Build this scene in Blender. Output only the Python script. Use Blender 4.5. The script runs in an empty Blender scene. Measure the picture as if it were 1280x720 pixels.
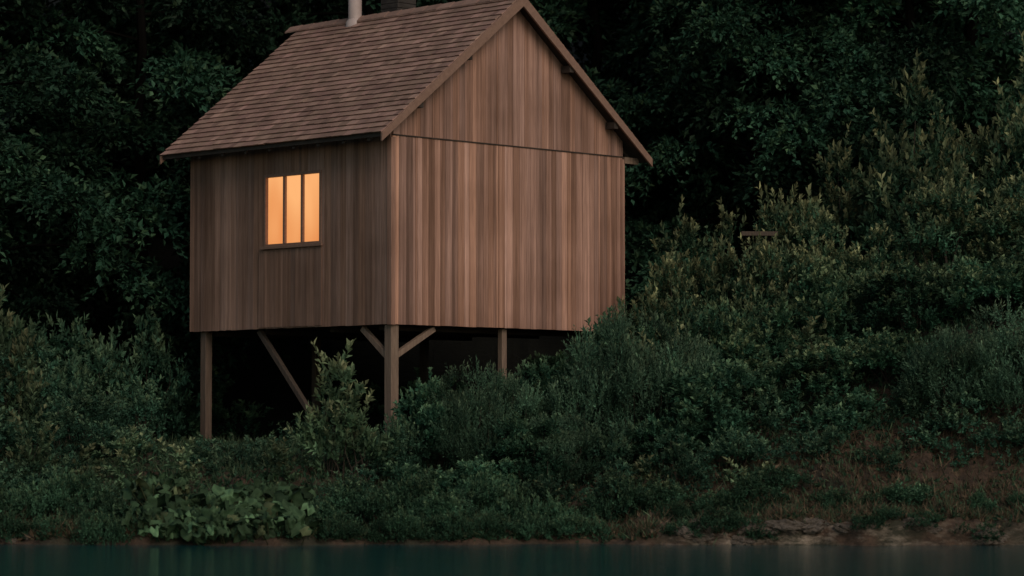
import bpy, math, random, bmesh
import numpy as np
from mathutils import Vector, noise
scene = bpy.context.scene
scene.view_settings.view_transform='Standard'
scene.view_settings.look='None'
scene.view_settings.exposure=0
F=3600.0; CAMZ=1.56; HOR=540.0
def px2w(px,py,d): return ((px-640)/F*d, d, CAMZ+(HOR-py)/F*d)
# ---------------------------------------------------------------- materials
def new_mat(name):
    m=bpy.data.materials.new(name); m.use_nodes=True
    nt=m.node_tree; nt.nodes.clear()
    out=nt.nodes.new('ShaderNodeOutputMaterial')
    return m,nt,out
def N(nt,t,**kw):
    n=nt.nodes.new(t)
    for k,v in kw.items(): setattr(n,k,v)
    return n
def leaf_mat(name,mult=(1,1,1),trans=0.25,rough=0.6):
    m,nt,out=new_mat(name)
    at=N(nt,'ShaderNodeAttribute',attribute_name='leaf_color')
    oi=N(nt,'ShaderNodeObjectInfo')
    mr=N(nt,'ShaderNodeMapRange'); mr.inputs[3].default_value=0.58; mr.inputs[4].default_value=1.3
    nt.links.new(oi.outputs['Random'],mr.inputs[0])
    mx=N(nt,'ShaderNodeMix',data_type='RGBA',blend_type='MULTIPLY'); mx.inputs[0].default_value=1
    nt.links.new(at.outputs['Color'],mx.inputs[6]); mx.inputs[7].default_value=(*mult,1)
    vm=N(nt,'ShaderNodeVectorMath',operation='SCALE')
    nt.links.new(mx.outputs[2],vm.inputs[0]); nt.links.new(mr.outputs[0],vm.inputs['Scale'])
    p=N(nt,'ShaderNodeBsdfPrincipled'); p.inputs['Roughness'].default_value=rough
    p.inputs['Specular IOR Level'].default_value=0.1
    nt.links.new(vm.outputs[0],p.inputs['Base Color'])
    if trans<=0: nt.links.new(p.outputs[0],out.inputs[0]); return m
    tr=N(nt,'ShaderNodeBsdfTranslucent'); nt.links.new(vm.outputs[0],tr.inputs[0])
    ms=N(nt,'ShaderNodeMixShader'); ms.inputs[0].default_value=trans
    nt.links.new(p.outputs[0],ms.inputs[1]); nt.links.new(tr.outputs[0],ms.inputs[2])
    nt.links.new(ms.outputs[0],out.inputs[0])
    return m
def maprange(nt,src,a,b,c=0,d=1):
    r=N(nt,'ShaderNodeMapRange'); r.inputs[1].default_value=a; r.inputs[2].default_value=b; r.inputs[3].default_value=c; r.inputs[4].default_value=d
    nt.links.new(src,r.inputs[0]); return r.outputs[0]
def mul(nt,a,b):
    m=N(nt,'ShaderNodeMath',operation='MULTIPLY'); nt.links.new(a,m.inputs[0]); nt.links.new(b,m.inputs[1]); return m.outputs[0]
def noise_mat(name,c1,c2,scale=(1,1,1),nscale=4,rough=0.8,bump=0.3,bdist=0.02,attr=False,detail=6,spec=0.3,c3=None,ground=False,p0=.3,p1=.7,weather=False):
    m,nt,out=new_mat(name)
    tc=N(nt,'ShaderNodeTexCoord'); mp=N(nt,'ShaderNodeMapping'); mp.inputs['Scale'].default_value=scale
    nt.links.new(tc.outputs['Object'],mp.inputs[0])
    nz=N(nt,'ShaderNodeTexNoise'); nz.inputs['Scale'].default_value=nscale; nz.inputs['Detail'].default_value=detail; nz.inputs['Roughness'].default_value=0.65
    nt.links.new(mp.outputs[0],nz.inputs[0])
    cr=N(nt,'ShaderNodeValToRGB'); cr.color_ramp.elements[0].position=p0; cr.color_ramp.elements[1].position=p1
    cr.color_ramp.elements[0].color=(*c1,1); cr.color_ramp.elements[1].color=(*c2,1)
    nt.links.new(nz.outputs[0],cr.inputs[0])
    col=cr.outputs[0]
    def mixc(f,col,c):
        mx=N(nt,'ShaderNodeMix',data_type='RGBA'); nt.links.new(f,mx.inputs[0]); nt.links.new(col,mx.inputs[6]); mx.inputs[7].default_value=(*c,1); return mx.outputs[2]
    if c3:
        n2=N(nt,'ShaderNodeTexNoise'); n2.inputs['Scale'].default_value=0.9; n2.inputs['Detail'].default_value=4
        nt.links.new(tc.outputs['Object'],n2.inputs[0])
        col=mixc(maprange(nt,n2.outputs[0],.48,.6),col,c3)
    if weather:   # soft patches and long vertical weather streaks
        for sc,lo_,hi_,dt in (((.8,.8,.8),.84,1.12,2),((16,16,.4),.74,1.26,4)):
            n2=N(nt,'ShaderNodeTexNoise'); n2.inputs['Scale'].default_value=1; n2.inputs['Detail'].default_value=dt
            mp2=N(nt,'ShaderNodeMapping'); mp2.inputs['Scale'].default_value=sc; nt.links.new(tc.outputs['Object'],mp2.inputs[0]); nt.links.new(mp2.outputs[0],n2.inputs[0])
            mw=N(nt,'ShaderNodeMix',data_type='RGBA',blend_type='MULTIPLY'); mw.inputs[0].default_value=1
            r=N(nt,'ShaderNodeValToRGB'); r.color_ramp.elements[0].position=.34; r.color_ramp.elements[1].position=.66
            r.color_ramp.elements[0].color=(lo_,lo_*.99,lo_*.98,1); r.color_ramp.elements[1].color=(hi_,hi_*1.01,hi_*1.03,1)
            nt.links.new(n2.outputs[0],r.inputs[0]); nt.links.new(col,mw.inputs[6]); nt.links.new(r.outputs[0],mw.inputs[7]); col=mw.outputs[2]
    if ground:
        s=N(nt,'ShaderNodeSeparateXYZ'); nt.links.new(tc.outputs['Object'],s.inputs[0])
        n3=N(nt,'ShaderNodeTexNoise'); n3.inputs['Scale'].default_value=2.4; n3.inputs['Detail'].default_value=9; n3.inputs['Roughness'].default_value=.75
        mp3=N(nt,'ShaderNodeMapping'); mp3.inputs['Scale'].default_value=(1,1,3); nt.links.new(tc.outputs['Object'],mp3.inputs[0]); nt.links.new(mp3.outputs[0],n3.inputs[0])
        f=mul(nt,mul(nt,maprange(nt,s.outputs[2],.5,.3),maprange(nt,n3.outputs[0],.47,.63)),maprange(nt,s.outputs[0],1.4,3.0,.08,1))
        f=mul(nt,f,maprange(nt,s.outputs[0],4.2,6.2,1,.45))
        col=mixc(f,col,(0.28,0.225,0.175))
        col=mixc(maprange(nt,s.outputs[1],43.8,46.5,0,1),col,(.006,.007,.005))  # soil goes near black under the cabin and uphill, shade painted in
    if attr:
        at=N(nt,'ShaderNodeAttribute',attribute_name='board_color')
        mx=N(nt,'ShaderNodeMix',data_type='RGBA',blend_type='MULTIPLY'); mx.inputs[0].default_value=1
        nt.links.new(col,mx.inputs[6]); nt.links.new(at.outputs['Color'],mx.inputs[7]); col=mx.outputs[2]
    p=N(nt,'ShaderNodeBsdfPrincipled'); p.inputs['Roughness'].default_value=rough; p.inputs['Specular IOR Level'].default_value=spec
    nt.links.new(col,p.inputs['Base Color'])
    if bump:
        b=N(nt,'ShaderNodeBump'); b.inputs['Strength'].default_value=bump; b.inputs['Distance'].default_value=bdist
        nt.links.new(nz.outputs[0],b.inputs['Height']); nt.links.new(b.outputs[0],p.inputs['Normal'])
    nt.links.new(p.outputs[0],out.inputs[0])
    return m
M_leaf=leaf_mat('leaf',trans=.2); M_leaf_dark=leaf_mat('leaf_forest_shaded',(0.43,0.52,0.50),0.0)  # forest leaves: same leaf tinted darker, the wood's shade painted in
M_bark=noise_mat('bark',(0.002,0.002,0.0015),(0.006,0.005,0.004),(1,1,0.3),8,bump=0,spec=.05)
M_twig=noise_mat('twig_bark',(0.03,0.024,0.018),(0.07,0.055,0.04),(1,1,0.3),8)
M_wood=noise_mat('cladding_wood',(0.85,0.85,0.85),(1.15,1.15,1.15),(34,34,1.2),2.2,0.85,0.0,0.003,attr=True,spec=.12,detail=2,p0=.32,p1=.68,weather=True)
M_trim=noise_mat('trim_wood',(0.20,0.115,0.085),(0.28,0.168,0.123),(3,3,3),6,0.7,0.2,0.005)
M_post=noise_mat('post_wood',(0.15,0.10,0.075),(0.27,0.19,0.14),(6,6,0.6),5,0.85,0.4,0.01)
M_postm=noise_mat('darker_post_wood',(0.10,0.07,0.053),(0.18,0.125,0.095),(6,6,0.6),5,0.85,0.4,0.01)  # post wood in a darker tone
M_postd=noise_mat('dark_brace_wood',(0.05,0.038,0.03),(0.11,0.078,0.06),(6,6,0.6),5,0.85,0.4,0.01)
M_dark=noise_mat('dark_timber',(0.03,0.022,0.018),(0.06,0.045,0.036),(1,1,1),5)
M_tile=noise_mat('roof_shingle',(0.80,0.80,0.80),(1.15,1.15,1.15),(1,1,1),2.5,0.9,0.0,0.003,attr=True,spec=.12)
M_soil=noise_mat('soil',(0.03,0.022,0.016),(0.11,0.069,0.047),(1,1,1.5),5,0.95,1.0,0.1,c3=(0.04,0.038,0.025),ground=True,detail=9)
M_rock=noise_mat('rock',(0.06,0.048,0.04),(0.22,0.18,0.145),(1,1,2.5),4,0.9,0.9,0.06,detail=9)
M_pipe=noise_mat('flue_metal',(0.42,0.33,0.31),(0.55,0.45,0.43),(1,1,1),3,0.5,0.05,0.005)
M_brick=noise_mat('chimney_brick',(0.025,0.02,0.018),(0.06,0.05,0.045),(1,1,3),6)
# ---------------------------------------------------------------- mesh helpers
def link(o): scene.collection.objects.link(o); return o
def mesh_np(name,V,Q,mats,mi=None,attr=None,attrname='leaf_color',smooth=False):
    me=bpy.data.meshes.new(name)
    V=np.asarray(V,dtype=np.float32); Q=np.asarray(Q,dtype=np.int32)
    me.vertices.add(len(V)); me.vertices.foreach_set('co',V.ravel())
    me.loops.add(Q.size); me.loops.foreach_set('vertex_index',Q.ravel())
    me.polygons.add(len(Q)); me.polygons.foreach_set('loop_start',np.arange(0,Q.size,Q.shape[1],dtype=np.int32))
    for m in mats: me.materials.append(m)
    if mi is not None: me.polygons.foreach_set('material_index',np.asarray(mi,dtype=np.int32))
    me.polygons.foreach_set('use_smooth',np.full(len(Q),bool(smooth)))
    me.update(calc_edges=True)
    if attr is not None:
        a=me.attributes.new(attrname,'FLOAT_COLOR','POINT')
        c=np.ones((len(V),4),dtype=np.float32); c[:,:3]=attr
        a.data.foreach_set('color',c.ravel())
    return me
def nrm(a): return a/np.maximum(np.linalg.norm(a,axis=1,keepdims=True),1e-9)
class Plant:
    def __init__(s,seed): s.r=np.random.default_rng(seed); s.V=[];s.Q=[];s.C=[];s.M=[];s.n=0
    def leaves(s,P,D,Nn,L,W,C):
        D=nrm(D); S=nrm(np.cross(D,Nn)); Nn=np.cross(S,D); L=L[:,None];W=W[:,None]
        base=P; tip=P+D*L-Nn*L*0.12; r=P+D*L*.45+S*W*.5+Nn*W*.15; l=P+D*L*.45-S*W*.5+Nn*W*.15
        V=np.stack([base,r,tip,l],1).reshape(-1,3); n=len(P)
        s.V.append(V); s.Q.append(np.arange(4*n).reshape(n,4)+s.n); s.n+=4*n
        s.C.append(np.repeat(C,4,axis=0)); s.M.append(np.zeros(n,int))
    def tube(s,pts,rad,col=(0.05,0.04,0.03),k=4):
        pts=np.asarray(pts,float); m=len(pts); T=np.gradient(pts,axis=0); T=nrm(T)
        A=nrm(np.cross(T,np.tile([0.31,0.87,0.1],(m,1)))); B=np.cross(T,A)
        an=np.arange(k)/k*2*np.pi
        V=pts[:,None,:]+(A[:,None,:]*np.cos(an)[None,:,None]+B[:,None,:]*np.sin(an)[None,:,None])*np.asarray(rad)[:,None,None]
        i=np.arange(m-1)[:,None]*k; j=np.arange(k)[None,:]; j2=(j+1)%k
        Q=np.stack([i+j,i+j2,i+k+j2,i+k+j],-1).reshape(-1,4)+s.n
        s.V.append(V.reshape(-1,3)); s.Q.append(Q); s.n+=m*k
        s.C.append(np.tile(col,(m*k,1))); s.M.append(np.ones(len(Q),int))
    def twigs(s,B,T,tl,k,ll,lw,c0,c1,tipw,droop=0.1,spread=0.8,cvar=0.22,nv=.45):
        r=s.r; n=len(B); T=nrm(T)
        t=np.linspace(0.1,1,k)[None,:]+r.normal(0,.03,(n,k))
        P=B[:,None,:]+T[:,None,:]*(tl[:,None]*t)[:,:,None]
        P[:,:,2]-=droop*tl[:,None]*t**2
        ref=np.tile([0.2,0.3,1.0],(n,1)); A=nrm(np.cross(T,ref)); Bn=np.cross(T,A)
        ph=(np.arange(k)*2.4)[None,:]+r.uniform(0,6.28,(n,1))+r.normal(0,.3,(n,k))
        perp=A[:,None,:]*np.cos(ph)[:,:,None]+Bn[:,None,:]*np.sin(ph)[:,:,None]
        sp=spread*(1.25-0.8*t)[:,:,None]
        D=(T[:,None,:]+perp*sp*1.4+r.normal(0,.15,(n,k,3))); D[:,:,2]-=0.1
        Nn=np.array([0,-.15,1.0])+r.normal(0,nv,(n,k,3))
        f=np.clip((t**2)*tipw[:,None],0,1)[:,:,None]
        C=(np.array(c0)*(1-f)+np.array(c1)*f)*np.exp(r.normal(0,cvar,(n,k,1)))
        C=C*np.exp(r.normal(0,.15,(n,1,1)))
        L=ll*r.uniform(.6,1.2,(n*k)); W=lw*r.uniform(.7,1.2,(n*k))
        s.leaves(P.reshape(-1,3),D.reshape(-1,3),Nn.reshape(-1,3),L,W,C.reshape(-1,3))
    def mesh(s,name,mats): return mesh_np(name,np.concatenate(s.V),np.concatenate(s.Q),mats,np.concatenate(s.M),np.concatenate(s.C))
def clump(p,c,rad,n,k,tl,ll,lw,c0,c1,tip,up,droop,spread,flat=.95,out=None):
    r=p.r
    D=r.normal(0,1,(n,3)); D[:,2]=np.abs(D[:,2])*1.2-.25
    if out is not None: D=D+out*.5
    D=nrm(D); q=r.uniform(.35,1,n)**.5
    B=c+D*q[:,None]*rad*np.array([1,1,flat])*.8
    T=D*[1,1,.5]+[0,0,up]+r.normal(0,.25,(n,3))
    tw=tip*np.clip(D[:,2]+.15,0,1)*r.uniform(.2,1.4,n)
    p.twigs(B,T,tl*r.uniform(.6,1.3,n),k,ll,lw,c0,c1,tw,droop,spread)
def shrub_mesh(seed,rx,h,nc,cn,k,crad,tl,ll,lw,c0,c1,tip=0.6,up=0.6,droop=0.1,spread=.8,shoot=0,conic=0.):
    p=Plant(seed); r=p.r
    cs_=[]
    for i in range(nc):
        D=r.normal(0,1,3); D[2]=abs(D[2])*1.1; D/=np.linalg.norm(D)
        q=r.uniform(.45,1.0)**.6; rr=1-conic*D[2]
        c=np.array([D[0]*rx*rr,D[1]*rx*rr,D[2]*h])*q*.82*r.uniform(.76,1.24)
        c[2]+=.08*h; cs_.append(c)
        rad=crad*r.uniform(.6,1.35); out=D*[1,1,.3]
        clump(p,c,rad,max(2,int(cn*r.uniform(.6,1.3))),k,tl,ll,lw,np.array(c0)*math.exp(r.normal(0,.26)),c1,tip*(.1+1.15*max(0,D[2])),up,droop,spread,out=out)
        b=r.normal(0,.12,3)*rx; b[2]=-.15
        if i%2==0: p.tube([b,(b+c)/2+np.array([0,0,.08*h]),c,c+np.array([0,0,rad*.6])],[.018,.012,.008,.003])
    if shoot:
        for j in range(shoot):
            c=cs_[r.integers(0,nc)]
            if c[2]<.3*h: continue
            n=r.integers(2,5); B=c+r.normal(0,.12,(n,3))+[0,0,crad*.3]
            T=np.tile([c[0]*.4/rx,c[1]*.4/rx,1.0],(n,1))+r.normal(0,.35,(n,3))
            p.twigs(B,T,tl*r.uniform(1.3,2.3,n),int(k*1.6),ll,lw,c0,c1,r.uniform(.5,1.2,n)*tip*1.3*(.4+.8*c[2]/h),.2,spread)
    return p.mesh('shrub_foliage',[M_leaf,M_twig])
G0=(0.036,0.098,0.060); G1=(0.29,0.295,0.15)
SH={}
SH['broad']=[shrub_mesh(11+i,1.2,1.8,40,22,10,.34,.23,.12,.075,G0,(0.14,0.22,0.12),.85,.75,.05,shoot=10) for i in range(3)]
SH['loose']=[shrub_mesh(81+i,1.2,1.7,24,10,10,.36,.34,.13,.072,(0.033,0.086,0.055),(.14,.20,.11),.65,.6,.2,.9,shoot=26) for i in range(3)]
SH['slope']=[shrub_mesh(61+i,1.25,1.8,30,20,10,.34,.25,.12,.072,(.032,.09,.053),(0.21,0.26,0.13),.75,.7,.08,.85,shoot=16) for i in range(3)]
SH['fine']=[shrub_mesh(21+i,1.15,1.6,50,34,10,.30,.24,.075,.032,(0.06,0.122,0.076),(0.16,0.22,0.13),.85,.9,0.0,.65) for i in range(2)]
SH['tall']=[shrub_mesh(31+i,1.4,2.4,38,19,10,.40,.30,.12,.072,(0.033,0.09,0.053),G1,.85,.7,.08,.85,shoot=36,conic=.25) for i in range(3)]
SH['low']=[shrub_mesh(41+i,1.1,.6,24,15,9,.28,.24,.10,.06,(0.036,0.086,0.05),(0.10,0.145,0.075),.7,.45,.1,shoot=8) for i in range(3)]
SH['weed']=[shrub_mesh(51+i,.5,1.35,10,4,13,.2,.36,.12,.065,(0.07,0.125,0.068),(.25,.26,.14),.9,.95,.3,.85,shoot=4) for i in range(3)]
# ---------------------------------------------------------------- terrain
def sm(a,b,x):
    t=max(0,min(1,(x-a)/(b-a))); return t*t*(3-2*t)
def shore(x): return 40+0.25*math.sin(x*.7+1)+0.12*math.sin(x*2.1)+0.25*noise.noise((x*.8,3.1,0))+.12*noise.noise((x*3.2,7,0))
def gz(x,y):
    s=y-shore(x)
    if s<-.0: z=-0.9*sm(0,-2.5,s) if s>-2.5 else -.9; z-=0.03
    else:
        lip=.10+.22*sm(2,4,x)+.18*noise.noise((x*1.7,1,1))
        z=lip*sm(-.02,.22,s)+ (1.25-lip)*sm(.1,6.5,s)
    if s>0:
        z+= sm(1.5,7,s)*max(0,min(6,x-2.0))*0.42
        z+= max(0,y-51.5)*.5 if y<95 else 21.75+ (y-95)*.02
        n=noise.fractal((x*.9,y*.9,0),1,2,4)
        z+=0.1*n*min(1,s*2)
        z+=0.11*noise.fractal((x*4,y*4,9),1,2,4)*min(1,s*4)
    z+=0.04*noise.fractal((x*3,y*3,4),1,2,3)*(1 if s>0 else .3)
    return z
xs=sorted(set([round(v,3) for v in np.concatenate([np.arange(-9.5,9.5,.07),np.arange(-30,30,1.5),np.arange(-400,401,25)])]))
ys=sorted(set([round(v,3) for v in np.concatenate([np.arange(38.6,42.5,.05),np.arange(42.5,53,.15),np.arange(53,100,1.0),np.arange(-300,38,20),np.arange(100,600,40)])]))
V=[(x,y,gz(x,y)) for y in ys for x in xs]; nx=len(xs)
Q=[(j*nx+i,j*nx+i+1,(j+1)*nx+i+1,(j+1)*nx+i) for j in range(len(ys)-1) for i in range(nx-1)]
g=link(bpy.data.objects.new('ground',mesh_np('ground',V,Q,[M_soil],smooth=True))); g['kind']='structure'
g['label']='dark earthy lake bank rising into a wooded hillside'
# water
m,nt,out=new_mat('lake_water')
p=N(nt,'ShaderNodeBsdfPrincipled'); p.inputs['Base Color'].default_value=(0.002,0.054,0.060,1); p.inputs['Roughness'].default_value=0.08
p.inputs['IOR'].default_value=1.33
tc=N(nt,'ShaderNodeTexCoord'); mp=N(nt,'ShaderNodeMapping'); mp.inputs['Scale'].default_value=(1.2,3.2,1)
nz=N(nt,'ShaderNodeTexNoise'); nz.inputs['Scale'].default_value=1.6; nz.inputs['Detail'].default_value=4
b=N(nt,'ShaderNodeBump'); b.inputs['Strength'].default_value=.4; b.inputs['Distance'].default_value=.045
nt.links.new(tc.outputs['Object'],mp.inputs[0]); nt.links.new(mp.outputs[0],nz.inputs[0]); nt.links.new(nz.outputs[0],b.inputs['Height']); nt.links.new(b.outputs[0],p.inputs['Normal'])
nt.links.new(p.outputs[0],out.inputs[0]); M_water=m
wv=[(-400,-300,0),(400,-300,0),(400,45,0),(-400,45,0)]
w=link(bpy.data.objects.new('water',mesh_np('water',wv,[(0,1,2,3)],[M_water]))); w['kind']='structure'; w['label']='dark teal calm lake water'
# ---------------------------------------------------------------- cabin
W_,L_=5.41,5.10; FZ=CAMZ+1.725; 
BASE=1.25
cab=link(bpy.data.objects.new('cabin',None)); cab.location=(-1.93,46,BASE); cab.rotation_euler=(0,0,math.radians(45))
cab['label']='brown timber cabin on stilts with steep shingled roof and glowing window'; cab['category']='cabin'
z0=FZ-BASE
class Boxes:
    def __init__(s): s.V=[];s.Q=[];s.C=[]
    def hexa(s,pts,c=(1,1,1)):
        b=len(s.V); s.V+= [tuple(p) for p in pts]
        for f in [(0,3,2,1),(4,5,6,7),(0,1,5,4),(1,2,6,5),(2,3,7,6),(3,0,4,7)]: s.Q.append(tuple(b+i for i in f))
        s.C+=[c]*8
    def box(s,x0,x1,y0,y1,za,zb,c=(1,1,1)):
        s.hexa([(x0,y0,za),(x1,y0,za),(x1,y1,za),(x0,y1,za),(x0,y0,zb),(x1,y0,zb),(x1,y1,zb),(x0,y1,zb)],c)
    def obj(s,name,mat,parent,bevel=0,label=None):
        o=link(bpy.data.objects.new(name,mesh_np(name,s.V,s.Q,[mat],attr=np.array(s.C),attrname='board_color')))
        o.parent=parent
        if bevel:
            md=o.modifiers.new('b','BEVEL'); md.width=bevel; md.segments=2; md.limit_method='ANGLE'
        if label: o['label']=label
        return o
rng=random.Random(5)
SL=0.797; ZR=5.56+z0; U0=W_/2
def roofz(u): return ZR-SL*abs(u-U0)
def bcol(base,var):
    v=math.exp(rng.gauss(0,var)); t=rng.uniform(-.05,.05)
    return (base[0]*v*(1+t),base[1]*v,base[2]*v*(1-t*1.3))
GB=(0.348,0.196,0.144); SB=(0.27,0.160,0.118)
def board_run(length,wmin,wmax,nar=.0):
    x=0
    while x<length-.01:
        w_=rng.uniform(wmin,wmax)
        if rng.random()<nar: w_*=.4
        if x+w_>length-.06: w_=length-x
        yield x,x+w_
        x+=w_
TH=.025; GP=.003
LV=[-.6,-.38,-.2,-.08,.04,.14,.3,.45]
bx=Boxes()
last=0
for a,b_ in board_run(W_,.09,.17,.25):
    lv=rng.choice([q for q in LV if .08<abs(q-last)<.7]); last=lv; e=math.exp(lv*.9)
    c=bcol(GB,.03); c=tuple(q*e for q in c)
    d=rng.uniform(0,.004); bx.box(a+GP,b_-GP,-TH-d,0,z0+rng.uniform(-.006,.002),z0+3.03,c)
bx.obj('wall',M_wood,cab,label='front wall of warm brown vertical boards')
bx=Boxes()
for a,b_ in board_run(W_,.09,.17,.2):
    lv=rng.choice([q for q in LV if .08<abs(q-last)<.7]); last=lv; e=math.exp(lv*.55)*.93
    c=bcol(GB,.03); c=tuple(q*e for q in c)
    d=.012+rng.uniform(0,.003); za=z0+3.05
    t1=roofz(a)-.1; t2=roofz(b_)-.1
    if max(t1,t2)<za+.02: continue
    t1=max(t1,za+.005);t2=max(t2,za+.005)
    pts=[(a+GP,-TH-d,za),(b_-GP,-TH-d,za),(b_-GP,0,za),(a+GP,0,za),(a+GP,-TH-d,t1),(b_-GP,-TH-d,t2),(b_-GP,0,t2),(a+GP,0,t1)]
    bx.hexa(pts,c)
bx.obj('gable_cladding',M_wood,cab)
bx=Boxes()
for a,b_ in board_run(W_,.15,.25):
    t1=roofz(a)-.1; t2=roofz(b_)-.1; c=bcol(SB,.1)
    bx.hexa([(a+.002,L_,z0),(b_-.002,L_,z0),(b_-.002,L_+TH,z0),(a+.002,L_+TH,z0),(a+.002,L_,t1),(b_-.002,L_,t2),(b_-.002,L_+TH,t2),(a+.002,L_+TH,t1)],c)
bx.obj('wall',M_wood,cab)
WT=z0+3.27
wv0,wv1,wz0,wz1=1.66,3.12,z0+1.36,z0+2.58
bx=Boxes(); walk=0
for a,b_ in board_run(L_,.11,.2,.15):
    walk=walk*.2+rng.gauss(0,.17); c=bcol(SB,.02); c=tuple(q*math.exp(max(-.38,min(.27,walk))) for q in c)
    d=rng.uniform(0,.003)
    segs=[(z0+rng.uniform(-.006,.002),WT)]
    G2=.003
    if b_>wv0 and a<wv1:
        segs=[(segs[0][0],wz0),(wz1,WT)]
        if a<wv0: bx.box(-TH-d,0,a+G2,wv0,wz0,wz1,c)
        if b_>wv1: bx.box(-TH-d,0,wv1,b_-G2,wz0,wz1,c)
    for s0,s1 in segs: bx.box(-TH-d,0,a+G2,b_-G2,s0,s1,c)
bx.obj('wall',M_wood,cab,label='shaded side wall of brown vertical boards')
bx=Boxes()
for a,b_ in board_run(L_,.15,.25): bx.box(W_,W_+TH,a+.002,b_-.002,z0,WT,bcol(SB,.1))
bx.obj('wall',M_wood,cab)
bx=Boxes()
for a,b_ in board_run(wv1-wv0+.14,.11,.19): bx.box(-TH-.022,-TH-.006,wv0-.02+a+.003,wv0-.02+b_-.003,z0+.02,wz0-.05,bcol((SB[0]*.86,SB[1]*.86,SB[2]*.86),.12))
bx.obj('wall_panel',M_wood,cab)
cc=(GB[0]*.95,GB[1]*.95,GB[2]*.95)
bx=Boxes(); bx.box(-TH-.018,.05,-TH-.018,-TH-.009,z0-.01,z0+3.0,cc); bx.box(-TH-.018,-TH-.009,-TH-.0088,.06,z0-.01,z0+3.0,cc); bx.obj('corner_board',M_wood,cab)
bx=Boxes(); bx.box(W_-.05,W_+TH+.016,-TH-.018,-TH-.009,z0-.01,z0+3.0,cc); bx.obj('corner_board',M_wood,cab)
bx=Boxes(); bx.box(.0,W_,-TH-.02,-.002,z0+3.032,z0+3.048); bx.obj('shadow_line_board',M_dark,cab)  # dark strip put in as the shadow line under the gable cladding
bx=Boxes(); bx.box(.03,W_-.03,.01,L_-.01,z0+.01,z0+.08); bx.obj('floor',M_dark,cab)
for v in (0.5,1.7,3.4,L_-.35):
    bx=Boxes(); bx.box(.3,W_-.3,v,v+.12,z0-.08,z0+.005); bx.obj('joist',M_dark,cab)
# window
win=link(bpy.data.objects.new('window',None)); win.parent=cab; win.location=(0,wv0,wz0)
ww,wh=wv1-wv0,wz1-wz0
bx=Boxes(); o=-.045
fr=.05
bx.box(o,.02,0,fr,0,wh); bx.box(o,.02,ww-fr,ww,0,wh); bx.box(o,.02,fr+.001,ww-fr-.001,wh-fr,wh); bx.box(o,.02,fr+.001,ww-fr-.001,0,fr)
pw=(ww-2*fr)/3
for i in (1,2): bx.box(o+.015,.018,fr+pw*i-.026,fr+pw*i+.026,fr+.001,wh-fr-.001)
fo=bx.obj('frame',M_trim,win,.004)
bx=Boxes(); bx.box(-.085,o-.002,-.05,ww+.05,-.035,.012); bx.obj('sill',M_trim,win,.004)
m,nt,out=new_mat('lit_curtain')
tc=N(nt,'ShaderNodeTexCoord'); nz=N(nt,'ShaderNodeTexNoise'); nz.inputs['Scale'].default_value=1.0; nz.inputs['Detail'].default_value=1
mp=N(nt,'ShaderNodeMapping'); mp.inputs['Scale'].default_value=(1,2.0,.8); nt.links.new(tc.outputs['Object'],mp.inputs[0]); nt.links.new(mp.outputs[0],nz.inputs[0])
sx=N(nt,'ShaderNodeSeparateXYZ'); nt.links.new(tc.outputs['Object'],sx.inputs[0])
ad=N(nt,'ShaderNodeMath',operation='MULTIPLY_ADD'); nt.links.new(sx.outputs[2],ad.inputs[0]); ad.inputs[1].default_value=.35; nt.links.new(nz.outputs[0],ad.inputs[2])
cr=N(nt,'ShaderNodeValToRGB'); cr.color_ramp.elements[0].position=.4; cr.color_ramp.elements[1].position=1.0
cr.color_ramp.elements[0].color=(.80,.28,.085,1); cr.color_ramp.elements[1].color=(1.0,.47,.18,1)
nt.links.new(ad.outputs[0],cr.inputs[0]); em=N(nt,'ShaderNodeEmission'); em.inputs[1].default_value=1.0
nt.links.new(cr.outputs[0],em.inputs[0]); nt.links.new(em.outputs[0],out.inputs[0])
bx=Boxes(); bx.box(.03,.035,.01,ww-.01,.01,wh-.01); bx.obj('lit_pane',m,win,label='warm orange glowing panes')
# roof
roof=link(bpy.data.objects.new('roof',None)); roof.parent=cab; roof.location=(U0,0,ZR)
OVF,OVB,OVE=.26,.24,.44
HU=U0+OVE; cs=1/math.sqrt(1+SL*SL); sn=SL*cs
bx=Boxes()
for sg in (-1,1):
    e=(sg*HU,-SL*HU); pts=[]
    y0,y1=-OVF+.03,L_+OVB
    A=[(0,0),(e[0],e[1]),(e[0],e[1]-.07),(0,-.07)]
    if sg<0: A=A[::-1]
    pts=[(q[0]+(.0008*sg if q[0]==0 else 0),y0,q[1]-.02) for q in A]+[(q[0]+(.0008*sg if q[0]==0 else 0),y1,q[1]-.02) for q in A]
    bx.hexa(pts)
bx.obj('roof_deck',M_dark,roof)
bx=Boxes(); TB=(0.315,0.196,0.158)
slen=HU/cs+.05; rows=26; ex=slen/rows
def P(sg,s_,h_,yy): return (sg*(s_*cs+h_*sn),yy,-s_*sn+h_*cs)
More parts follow.
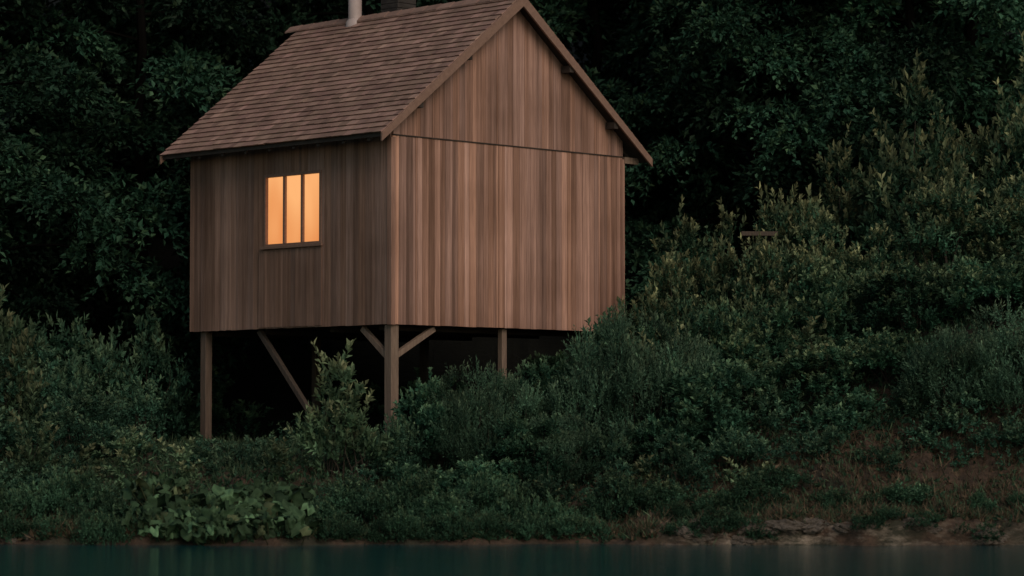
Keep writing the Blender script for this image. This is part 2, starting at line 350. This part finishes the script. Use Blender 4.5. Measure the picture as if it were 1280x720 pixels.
for sg in (-1,1):
    for r_ in range(rows):
        s1=ex*(r_+1); s0=max(0.01,s1-ex-.02)
        y=-OVF-.02-rng.uniform(0,.2)
        rowv=math.exp(rng.gauss(0,.04))
        while y<L_+OVB+.02:
            tw=rng.uniform(.11,.22); ya=max(y,-OVF-.02); yb=min(y+tw,L_+OVB+.03)
            if yb-ya>.03:
                v=rowv*math.exp(rng.gauss(0,.15)); c=(TB[0]*v,TB[1]*v*(1+rng.uniform(-.04,.04)),TB[2]*v)
                e1=s1+rng.uniform(-.006,.006)
                y_a,y_b=ya+.002,yb-.002; hh=.026+rng.uniform(-.003,.004)
                q=[P(sg,s0,0,y_a),P(sg,e1-.012,0.0,y_a),P(sg,e1-.012,0,y_b),P(sg,s0,0,y_b),P(sg,s0,.003,y_a),P(sg,e1,hh,y_a),P(sg,e1,hh,y_b),P(sg,s0,.003,y_b)]
                bx.hexa(q,c)
            y+=tw
bx.obj('roof_shingles',M_tile,roof)
bx=Boxes(); y=-OVF-.03
while y<L_+OVB:
    v=math.exp(rng.gauss(0,.1)); c=(TB[0]*v*.9,TB[1]*v*.9,TB[2]*v*.9); j=rng.uniform(0,.006)
    for sg in (-1,1):
        a=.13
        q=[(0.001*sg,y+.002,.0+j),(sg*a,y+.002,-a*SL+.03+j),(sg*a,y+.34,-a*SL+.02+j),(0.001*sg,y+.34,-.01+j),(0.001*sg,y+.002,.055+j),(sg*a,y+.002,-a*SL+.055+j),(sg*a,y+.34,-a*SL+.045+j),(0.001*sg,y+.34,.045+j)]
        bx.hexa(q,c)
    y+=.33
bx.obj('ridge_cap',M_tile,roof)
for yy0,yy1 in ((-OVF-.045,-OVF-.005),(L_+OVB+.005,L_+OVB+.04)):
    bx=Boxes()
    for sg in (-1,1):
        E=sg*(HU+.04); hw=.2
        A=[(0.001*sg,.0),(E,-SL*abs(E)),(E,-SL*abs(E)-hw*.7),(0.001*sg,-hw)]
        bx.hexa([(a,yy0,b2) for a,b2 in A]+[(a,yy1,b2) for a,b2 in A])
    bx.obj('bargeboard',M_trim,roof,.004)
for u in (-2.3,-1.2,1.2,2.3): 
    bx=Boxes(); zz=-SL*abs(u)-.11; bx.box(u-.05,u+.05,-OVF+.0,-.06,zz-.13,zz-.01); bx.obj('purlin',M_dark,roof)
bx=Boxes(); zz=z0+2.99-ZR; bx.box(U0+.03,U0+.38,-.06,.06,zz-.06,zz+.05); bx.obj('wall_plate',M_post,roof)
for sg in (-1,1):
    for i in range(9):
        bx=Boxes(); v=.1+i*(L_-.2)/8; x0,x1=sg*(U0+.03),sg*(HU-.03)
        q=[(x0,v-.03,-SL*abs(x0)-.2),(x1,v-.03,-SL*abs(x1)-.16),(x1,v+.03,-SL*abs(x1)-.16),(x0,v+.03,-SL*abs(x0)-.2),(x0,v-.03,-SL*abs(x0)-.095),(x1,v-.03,-SL*abs(x1)-.095),(x1,v+.03,-SL*abs(x1)-.095),(x0,v+.03,-SL*abs(x0)-.095)]
        bx.hexa(q); bx.obj('rafter_tail',M_dark,roof)
pp=Plant(1); pp.tube([(0,0,-.35),(0,0,1.1),(0,0,1.12)],[.12,.12,.11],k=24); pp.tube([(0,0,-.12),(0,0,-.02),(0,0,.03)],[.17,.16,.12],k=24); pp.tube([(0,0,1.2),(0,0,1.24),(0,0,1.36)],[.2,.2,.01],k=24)
me=mesh_np('flue_pipe',np.concatenate(pp.V),np.concatenate(pp.Q),[M_pipe],smooth=True)
fl=link(bpy.data.objects.new('flue_pipe',me)); fl.parent=roof; fl.location=(-.05,3.85,-.03); fl['label']='pale metal flue pipe'
bx=Boxes()
for i in range(14):
    za=-.5+i*.09; j=rng.uniform(-.004,.004); s_=.22 if i<12 else .26
    bx.box(-s_-j,s_+j,-s_+j,s_-j,za,za+.082)
bx.box(-.2,.2,-.2,.2,-.5,.75)
ch=bx.obj('chimney',M_brick,roof,.004,'dark brick chimney'); ch.location=(0.3,3.1,0)
def post(u,v,s,name='post',mat=None):
    bx=Boxes(); bx.box(u-s/2,u+s/2,v-s/2,v+s/2,-1.0,z0-.012)
    bx.obj(name,mat or M_post,cab,.01)
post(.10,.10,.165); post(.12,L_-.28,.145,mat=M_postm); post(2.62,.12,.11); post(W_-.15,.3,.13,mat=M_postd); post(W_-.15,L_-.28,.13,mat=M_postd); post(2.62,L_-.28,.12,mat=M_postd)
def beam(a,b_,t,name='brace',mat=None):
    a=Vector(a);b_=Vector(b_); d=(b_-a).normalized(); s=d.cross(Vector((0,0,1))).normalized()*t/2; n=d.cross(s).normalized()*t/2
    bx=Boxes(); bx.hexa([a-s-n,a+s-n,a+s+n,a-s+n,b_-s-n,b_+s-n,b_+s+n,b_-s+n]); bx.obj(name,mat or M_post,cab,.005)
beam((.10,.18,z0-.52),(.10,.78,z0-.05),.09)
beam((.18,.10,z0-.50),(1.02,.10,z0-.05),.09)
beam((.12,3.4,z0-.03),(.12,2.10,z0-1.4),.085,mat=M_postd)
# ---------------------------------------------------------------- vegetation placement
NH={'broad':1.95,'loose':2.0,'slope':1.95,'fine':1.75,'tall':2.55,'low':.9,'weed':1.7}; NR={'broad':1.25,'loose':1.3,'slope':1.3,'fine':1.25,'tall':1.45,'low':1.15,'weed':.5}
def place_shrub(kind,px,d,top,width=None,var=0,label='',cat='shrub',group=None,name='shrub',rot=None):
    me=SH[kind][var%len(SH[kind])]
    x=(px-640)/F*d; g0=gz(x,d)-.05; zt=CAMZ+(HOR-top)/F*d
    sz=max(.25,(zt-g0))/NH[kind]
    sx=(width/2/NR[kind]) if width else sz
    sx=max(sx,sz*.6); zb=g0
    if sz<.88*sx: sz=.88*sx; zb=min(g0,zt-NH[kind]*sz)
    o=bpy.data.objects.new(name,me); link(o); o.location=(x,d,zb); o.scale=(sx,sx,sz); o.rotation_euler=(0,0,rot if rot is not None else rng.uniform(0,6.28))
    o['label']=label; o['category']=cat; o['group']=group or 'shrubs on the bank'
    return o
LB='dense dark green leafy shrub on the lake bank'
LF='feathery grey green shrub on the lake bank'
LT='tall loose shrub with yellowish shoot tips on the slope'
LL='low dark green plant cover near the waterline'
def many(lst,label,cat='shrub',group=None,name='shrub'):
    for i,t in enumerate(lst):
        kind,px,d,top,wd=t
        place_shrub(kind,px,d,top,wd,i,label,cat,group,name)
many([('tall',805,48.5,385,1.9),('tall',865,49,308,2.1),('tall',925,50,283,1.9),('tall',990,49.8,248,2.2),('tall',1060,50.5,218,2.2),('tall',1140,50,120,2.2),
('tall',1215,50.5,168,2.1),('tall',1285,50,110,2.4),('tall',1350,49.5,100,3),('tall',1180,48,232,2.1),('tall',1270,48,240,2.1),('tall',1095,48,295,1.9),('tall',955,48.3,306,1.6),
('tall',1035,48.6,290,1.7),('tall',840,48,340,1.6)],LT,group='tall shrubs on the slope')
many([('slope',890,47,375,1.7),('slope',1010,46.8,350,1.9),('slope',1130,46.5,325,1.9),('slope',1240,46,320,1.9),('slope',1320,46,300,2.1),('slope',1070,47.2,325,1.6),('slope',945,46.6,385,1.5),
('slope',930,45.5,432,1.7),('slope',1020,45,425,1.8),('slope',1105,45,410,1.8)],'loose leafy dark green shrub with pale tips on the slope',group='shrubs on the slope')
many([('loose',960,44.6,480,1.8),('broad',1060,44.4,480,1.7),
('broad',880,44.5,450,1.8),('loose',1130,44.0,490,1.6),('loose',1020,43.6,525,1.4),('loose',920,43.4,530,1.4),('loose',1190,43.4,505,1.5),('loose',1270,43.2,505,1.5),('loose',1100,43.1,545,1.2),('loose',850,42.9,550,1.2),
('broad',640,46.6,465,1.5),('broad',700,46.0,450,1.6),('broad',745,47,402,1.6),('broad',775,47.5,383,1.7),('loose',330,44.5,552,1.4),('loose',255,44.5,555,1.2),('loose',300,45.5,540,1.3),('loose',150,45,520,1.5),('loose',80,45,510,1.5),('loose',-20,45,495,1.7),
('loose',110,46.5,475,1.6),('loose',30,47,445,1.7),('loose',165,48.6,465,1.4),('loose',90,49,425,1.7),('loose',390,47.5,520,1.4),('loose',60,43.4,562,1.4),('loose',-10,43.2,568,1.6),('loose',0,46,455,1.7),('loose',10,49.5,385,1.8),('loose',110,50.6,385,1.8),('loose',185,50.5,410,1.5),
('broad',600,43,565,1.4),('broad',520,42.8,580,1.4),('loose',440,42.3,592,1.2),('loose',465,44,530,1.2),('loose',500,44.2,512,1.0),
('broad',548,44.6,470,1.4),('broad',660,43.6,510,1.5),('loose',760,43.6,520,1.3),('broad',835,44.2,498,1.5),('loose',570,41.6,608,1.0),('loose',680,42,588,1.1),('loose',770,42.2,585,1.1),('loose',210,43,595,1.0),('loose',120,42.2,592,1.1),
('broad',300,53,500,2.2),('broad',380,53.3,490,2.4),('broad',470,53.5,480,2.4),('broad',560,53.5,470,2.4),('broad',650,53.5,470,2.4),('broad',720,53,440,2.4),('broad',230,53,460,2.4)],LB)
many([('fine',795,44.8,388,1.9),('fine',850,45.2,405,1.7),('fine',745,45,420,1.5),('fine',1195,44.0,398,1.9),('fine',1262,43.9,380,1.9),('fine',1310,43.9,395,2.0),('fine',590,44.3,456,1.4),('fine',632,44.9,455,1.3),
('fine',700,43.6,518,1.3)],LF,group='feathery shrubs on the bank')
many([('weed',434,43.8,422,.95),('weed',410,43.9,440,.8),('weed',452,43.6,462,.75),('weed',-2,46,352,.9),('weed',22,45.8,395,.8),('weed',30,43.5,490,.8),('weed',240,43,545,.8),('weed',800,42.8,560,.7),('weed',940,42.8,560,.8),('weed',340,43.2,545,.7),('weed',1010,45.5,385,1),('weed',820,46,385,1),('weed',170,43.5,530,.8),('weed',110,43,545,.8),('weed',700,42.2,590,.7)],'tall leafy weed with pale yellowish leaves','plant','tall weeds on the bank','weed')
lowl=[]
for i in range(34):
    px=-20+i*38+rng.uniform(-12,12); d=rng.uniform(41.0,42.3)
    if px>720:
        if rng.random()<.3: continue
        d=rng.uniform(41.7,43.0)
    if 180<px<390: continue
    lowl.append(('low',px,d,600+rng.uniform(-10,25)+ (41.8-d)*20,1.15))
for i in range(48):
    px=-20+i*27+rng.uniform(-14,14); 
    if 180<px<390 and i%2: continue
    if px>730 and rng.random()<.5: continue
    x=(px-640)/F*40.4; lowl.append(('low',px,shore(x)+rng.uniform(.18,.42),646+rng.uniform(-14,10),rng.uniform(.5,.9)))
for px in (1270,1215,1150,1100,1045,990,930,880,840): lowl.append(('low',px+rng.uniform(-15,15),rng.uniform(41.2,42.0),622+rng.uniform(-12,12),rng.uniform(.45,.8)))
for i in range(16):
    px=120+i*30; lowl.append(('low',px,rng.uniform(46,49),550,1.8))
many(lowl,LL,'plant','low plants on the bank','low_plant')
def butterbur(seed):
    r=np.random.default_rng(seed); V=[];Q=[];C=[]
    for i in range(10):
        a=r.uniform(0,6.28); rad=r.uniform(.08,.5); h=r.uniform(.04,.36)*(1.1-rad); s=r.uniform(.05,.145)
        c=np.array([rad*math.cos(a),rad*math.sin(a),h]); nn=nrm(np.array([[math.cos(a)*.8,math.sin(a)*.8,.9]])+r.normal(0,.55,(1,3)))[0]
        t=np.cross(nn,[0.1,0.9,0]); t/=np.linalg.norm(t); b=np.cross(nn,t)
        col=np.array([.055,.10,.05])*math.exp(r.normal(0,.48))
        if r.random()<.08: col=np.array([.14,.17,.085])
        k=14; base=len(V); ph=r.uniform(0,6.28); el=r.uniform(.55,1.15)
        V.append(c-nn*.03); C.append(col*1.3)
        for ring in (.5,1):
            for j in range(k):
                an=ph+j/k*6.283; rr=s*ring*(1-.5*math.exp(-((j-0)/1.0)**2))*(1+r.normal(0,.15))
                cup=.06*s/.12*math.cos(2*an+ph)+ .03*math.sin(5*an)*ring - .07*ring*ring
                V.append(c+t*math.cos(an)*rr+b*math.sin(an)*rr*el+nn*cup); C.append(col*(1.0+.2*math.sin(an*4)))
        for j in range(k):
            j2=(j+1)%k
            Q.append((base,base+1+j,base+1+j2)); Q.append((base+1+j,base+1+k+j,base+1+k+j2,base+1+j2))
        b0=len(V); s0=np.array([rad*.2*math.cos(a),rad*.2*math.sin(a),-.2])
        for e in (s0,c-nn*.035):
            for q in ((.008,0,0),(-.004,.007,0),(-.004,-.007,0)): V.append(e+np.array(q)); C.append(np.array([.08,.09,.045]))
        for j in range(3): j2=(j+1)%3; Q.append((b0+j,b0+j2,b0+3+j2,b0+3+j))
    me=bpy.data.meshes.new('butterbur')
    me.from_pydata([tuple(v) for v in V],[],Q); me.materials.append(M_leaf)
    at=me.attributes.new('leaf_color','FLOAT_COLOR','POINT'); c=np.ones((len(V),4),dtype=np.float32); c[:,:3]=np.array(C); at.data.foreach_set('color',c.ravel())
    for p_ in me.polygons: p_.use_smooth=True
    return me
BB=[butterbur(i) for i in range(6)]
for i in range(66):
    f=rng.random(); px=rng.uniform(182,392)
    x=(px-640)/F*40.6; d=shore(x)+.1+f*2.2
    x=(px-640)/F*d
    o=link(bpy.data.objects.new('butterbur_plant',BB[i%6])); o.location=(x,d,max(.04,gz(x,d))+rng.uniform(.0,.26)*f+.02); s=rng.uniform(.7,1.2); o.scale=(s,s,s); o.rotation_euler=(rng.uniform(-.1,.25),0,rng.uniform(0,6.28))
    o['label']='large round leaved green plant at the waterline'; o['category']='plant'; o['group']='round leaved plants at the waterline'
# ground cover stuff
gp=Plant(99); r=gp.r
n=160000
X=r.uniform(-9.5,9.5,n); Y=40.1+r.uniform(0,1,n)**1.7*12
Zs=np.array([gz(float(a),float(b2)) for a,b2 in zip(X,Y)])
patch=np.array([noise.fractal((float(a)*1.1,float(b2)*1.6,5),1,2,3) for a,b2 in zip(X,Y)])
right=(X>.9+r.normal(0,.4,n))&(Y<43.8); left=(X<-4.5+r.normal(0,.3,n))&(Y<42.2)
keep=(Zs>.05)&~((X>2.0)&(Zs<.30)&(r.uniform(0,1,n)<.75))&~(right&(patch<-.15)&(r.uniform(0,1,n)<.6)); X,Y,Zs,right,left=X[keep],Y[keep],Zs[keep],right[keep],left[keep]; n=len(X)
D=r.normal(0,.6,(n,3))+[0,0,.7]; ty=r.uniform(0,1,n)-((right|left)&(r.uniform(0,1,n)<.5))*.5
gr=ty<.5
L=np.where(gr,r.uniform(.06,.26,n),r.uniform(.06,.12,n)); Wd=np.where(gr,.014,.055)
col=np.where(gr[:,None],np.array([.07,.10,.055]),np.array([.038,.085,.048]))
col=np.where((right&(r.uniform(0,1,n)<.5)|left&(r.uniform(0,1,n)<.5))[:,None],np.array([.12,.084,.055]),col)*np.exp(r.normal(0,.35,(n,1)))
gp.leaves(np.stack([X,Y,Zs-.01],1),D,r.normal(0,1,(n,3)),L,Wd,col)
gc=link(bpy.data.objects.new('ground_cover',gp.mesh('ground_cover',[M_leaf]))); gc['kind']='stuff'; gc['label']='grass and small leafy ground cover on the bank'
def rock(seed):
    bm=bmesh.new(); bmesh.ops.create_icosphere(bm,subdivisions=4,radius=1)
    for v in bm.verts:
        p_=v.co.copy(); f=1+.45*noise.fractal(p_*1.1+Vector((seed*7,0,0)),1,2,3)+.2*noise.fractal(p_*4+Vector((seed,0,0)),1,2,3)
        v.co=p_*f
    me=bpy.data.meshes.new('rock'); bm.to_mesh(me); bm.free(); me.materials.append(M_rock); return me
RK=[rock(i) for i in range(4)]
for i in range(16):
    px=rng.uniform(850,1290) if i<14 else rng.uniform(0,120)
    x=(px-640)/F*40.3; y=shore(x)+rng.uniform(.05,.3); s=rng.uniform(.06,.18)
    o=link(bpy.data.objects.new('rock',RK[i%4])); o.location=(x,y,gz(x,y)-.3*s); o.scale=(s*1.6,s,s*.7); o.rotation_euler=(rng.uniform(-.3,.3),rng.uniform(-.3,.3),rng.uniform(-.5,.5))
    o['label']='weathered grey brown stone at the water edge'; o['category']='rock'; o['group']='stones along the shore'
# ---------------------------------------------------------------- trees
def tree_parts(seed,H,R,nb=38):
    p=Plant(seed); q=Plant(seed+500); r=p.r
    zt=np.linspace(-.5,H*.94,10); tx=np.cumsum(r.normal(0,.12,10)); tyy=np.cumsum(r.normal(0,.12,10)); tx-=tx[0]; tyy-=tyy[0]
    q.tube(np.stack([tx,tyy,zt],1),np.linspace(.17,.03,10),k=8)
    for i in range(nb):
        f=.05+.93*((i+r.uniform(0,1))/nb); z=H*f; a=i*2.4+r.normal(0,.5)
        prof=math.sin(min(1,(f*.85+.27))*math.pi*.95)**.6
        ln=R*prof*r.uniform(.65,1.3)
        out=np.array([math.cos(a),math.sin(a),0]); side=np.array([-out[1],out[0],0])
        b0=np.array([np.interp(z,zt,tx),np.interp(z,zt,tyy),z])
        t=np.linspace(0,1,7)[:,None]; pts=b0+out*ln*t; pts[:,2]+=ln*(.30*t[:,0]-.58*t[:,0]**2)
        q.tube(pts,np.linspace(.035,.008,7),k=4)
        col=np.array([.038,.088,.056])*math.exp(r.normal(0,.6))
        for m_ in range(13):
            tt=r.uniform(.25,1.0)**.8; c=np.array([np.interp(tt,t[:,0],pts[:,j]) for j in range(3)])
            wdt=.36*ln*(1.12-tt)+.12
            sd_=r.uniform(-1,1); c=c+side*sd_*wdt; c[2]+=-.28*abs(sd_)*wdt+r.normal(0,.06)
            clump(p,c,r.uniform(.28,.5),r.integers(8,14),9,.42,.17,.10,col,np.array([.13,.19,.10])*col[1]/.088,.8,-.15,.7,.8,flat=.3,out=out*1.2+side*sd_*.6)
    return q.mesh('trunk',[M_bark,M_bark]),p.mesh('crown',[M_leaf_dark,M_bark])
TR=[tree_parts(70+i,12.5,3.5) for i in range(4)]
def place_tree(x,y,s,v,label='tall dark leafy tree on the wooded slope'):
    t,c=TR[v%4]
    e=link(bpy.data.objects.new('tree',None)); e.location=(x,y,gz(x,y)-.1); e.scale=(s,s,s); e.rotation_euler=(0,0,rng.uniform(0,6.28))
    e['label']=label; e['category']='tree'; e['group']='trees on the wooded slope'
    for nm,me in (('trunk',t),('crown',c)):
        o=link(bpy.data.objects.new(nm,me)); o.parent=e
TL=[(-9.3,51.5,.9),(-7.0,54.2,1.0),(-11.5,54.5,1.1),(-2.8,57,1.0),(1.6,58,1.0),(5.2,56.5,1.05),(9,56.5,1.1),(-9,59,1.2),(-4.8,60.5,1.2),(0.0,61,1.2),(4.2,61,1.2),(8.3,61,1.2),
 (4.6,54.5,.8),(7.4,53.8,.9),(-6.8,63,1.3)]
for i,(x,y,s) in enumerate(TL): place_tree(x,y,s,i)
# railing among the shrubs
rl=link(bpy.data.objects.new('wooden_railing',None)); X0,_,Z0=px2w(936,292,48.9); gq=gz(X0+.3,48.9); rl.location=(X0,48.9,gq); rl['label']='dark weathered wooden railing half hidden among shrubs'; rl['category']='railing'
ht=Z0-gq
bx=Boxes(); bx.box(-.12,.5,-.03,.03,ht-.035,ht+.04); bx.obj('rail',M_postd,rl,.005)
bx=Boxes(); bx.box(-.12,.5,-.03,.03,ht-.6,ht-.52); bx.obj('rail',M_dark,rl,.005)
for u in (0,.36):
    bx=Boxes(); bx.box(u-.03,u+.03,.032,.09,-.3,ht+.0); bx.obj('post',M_bark,rl,.005)
# ---------------------------------------------------------------- light / world / camera
sd=Vector((0.46,-0.80,0.66)).normalized()
el=math.asin(sd.z)
wd=bpy.data.worlds.new('World'); scene.world=wd; wd.use_nodes=True; nt=wd.node_tree
bg=nt.nodes['Background']; sk=nt.nodes.new('ShaderNodeTexSky'); sk.sky_type='NISHITA'; sk.sun_disc=False
sk.sun_elevation=el; sk.sun_rotation=math.atan2(sd.x,sd.y)
mx=nt.nodes.new('ShaderNodeMix'); mx.data_type='RGBA'; mx.blend_type='MULTIPLY'; mx.inputs[0].default_value=1; mx.inputs[7].default_value=(1.0,.98,.80,1)
nt.links.new(sk.outputs[0],mx.inputs[6]); nt.links.new(mx.outputs[2],bg.inputs[0]); bg.inputs[1].default_value=0.078
ld=bpy.data.lights.new('sun','SUN'); ld.energy=1.12; ld.angle=math.radians(38); ld.color=(1,.83,.71)
lo=link(bpy.data.objects.new('sun',ld)); lo.rotation_euler=sd.to_track_quat('Z','Y').to_euler(); lo.location=(20,-20,30)
cd=bpy.data.cameras.new('camera'); cd.sensor_width=36; cd.lens=F/1280*36; cd.clip_end=2000; cd.clip_start=.5
cd.dof.use_dof=True; cd.dof.focus_distance=47.0; cd.dof.aperture_fstop=1.0
co=link(bpy.data.objects.new('camera',cd)); co.location=(0,0,CAMZ); co.rotation_euler=(math.radians(90)+math.atan(180/F),0,0)
scene.camera=co
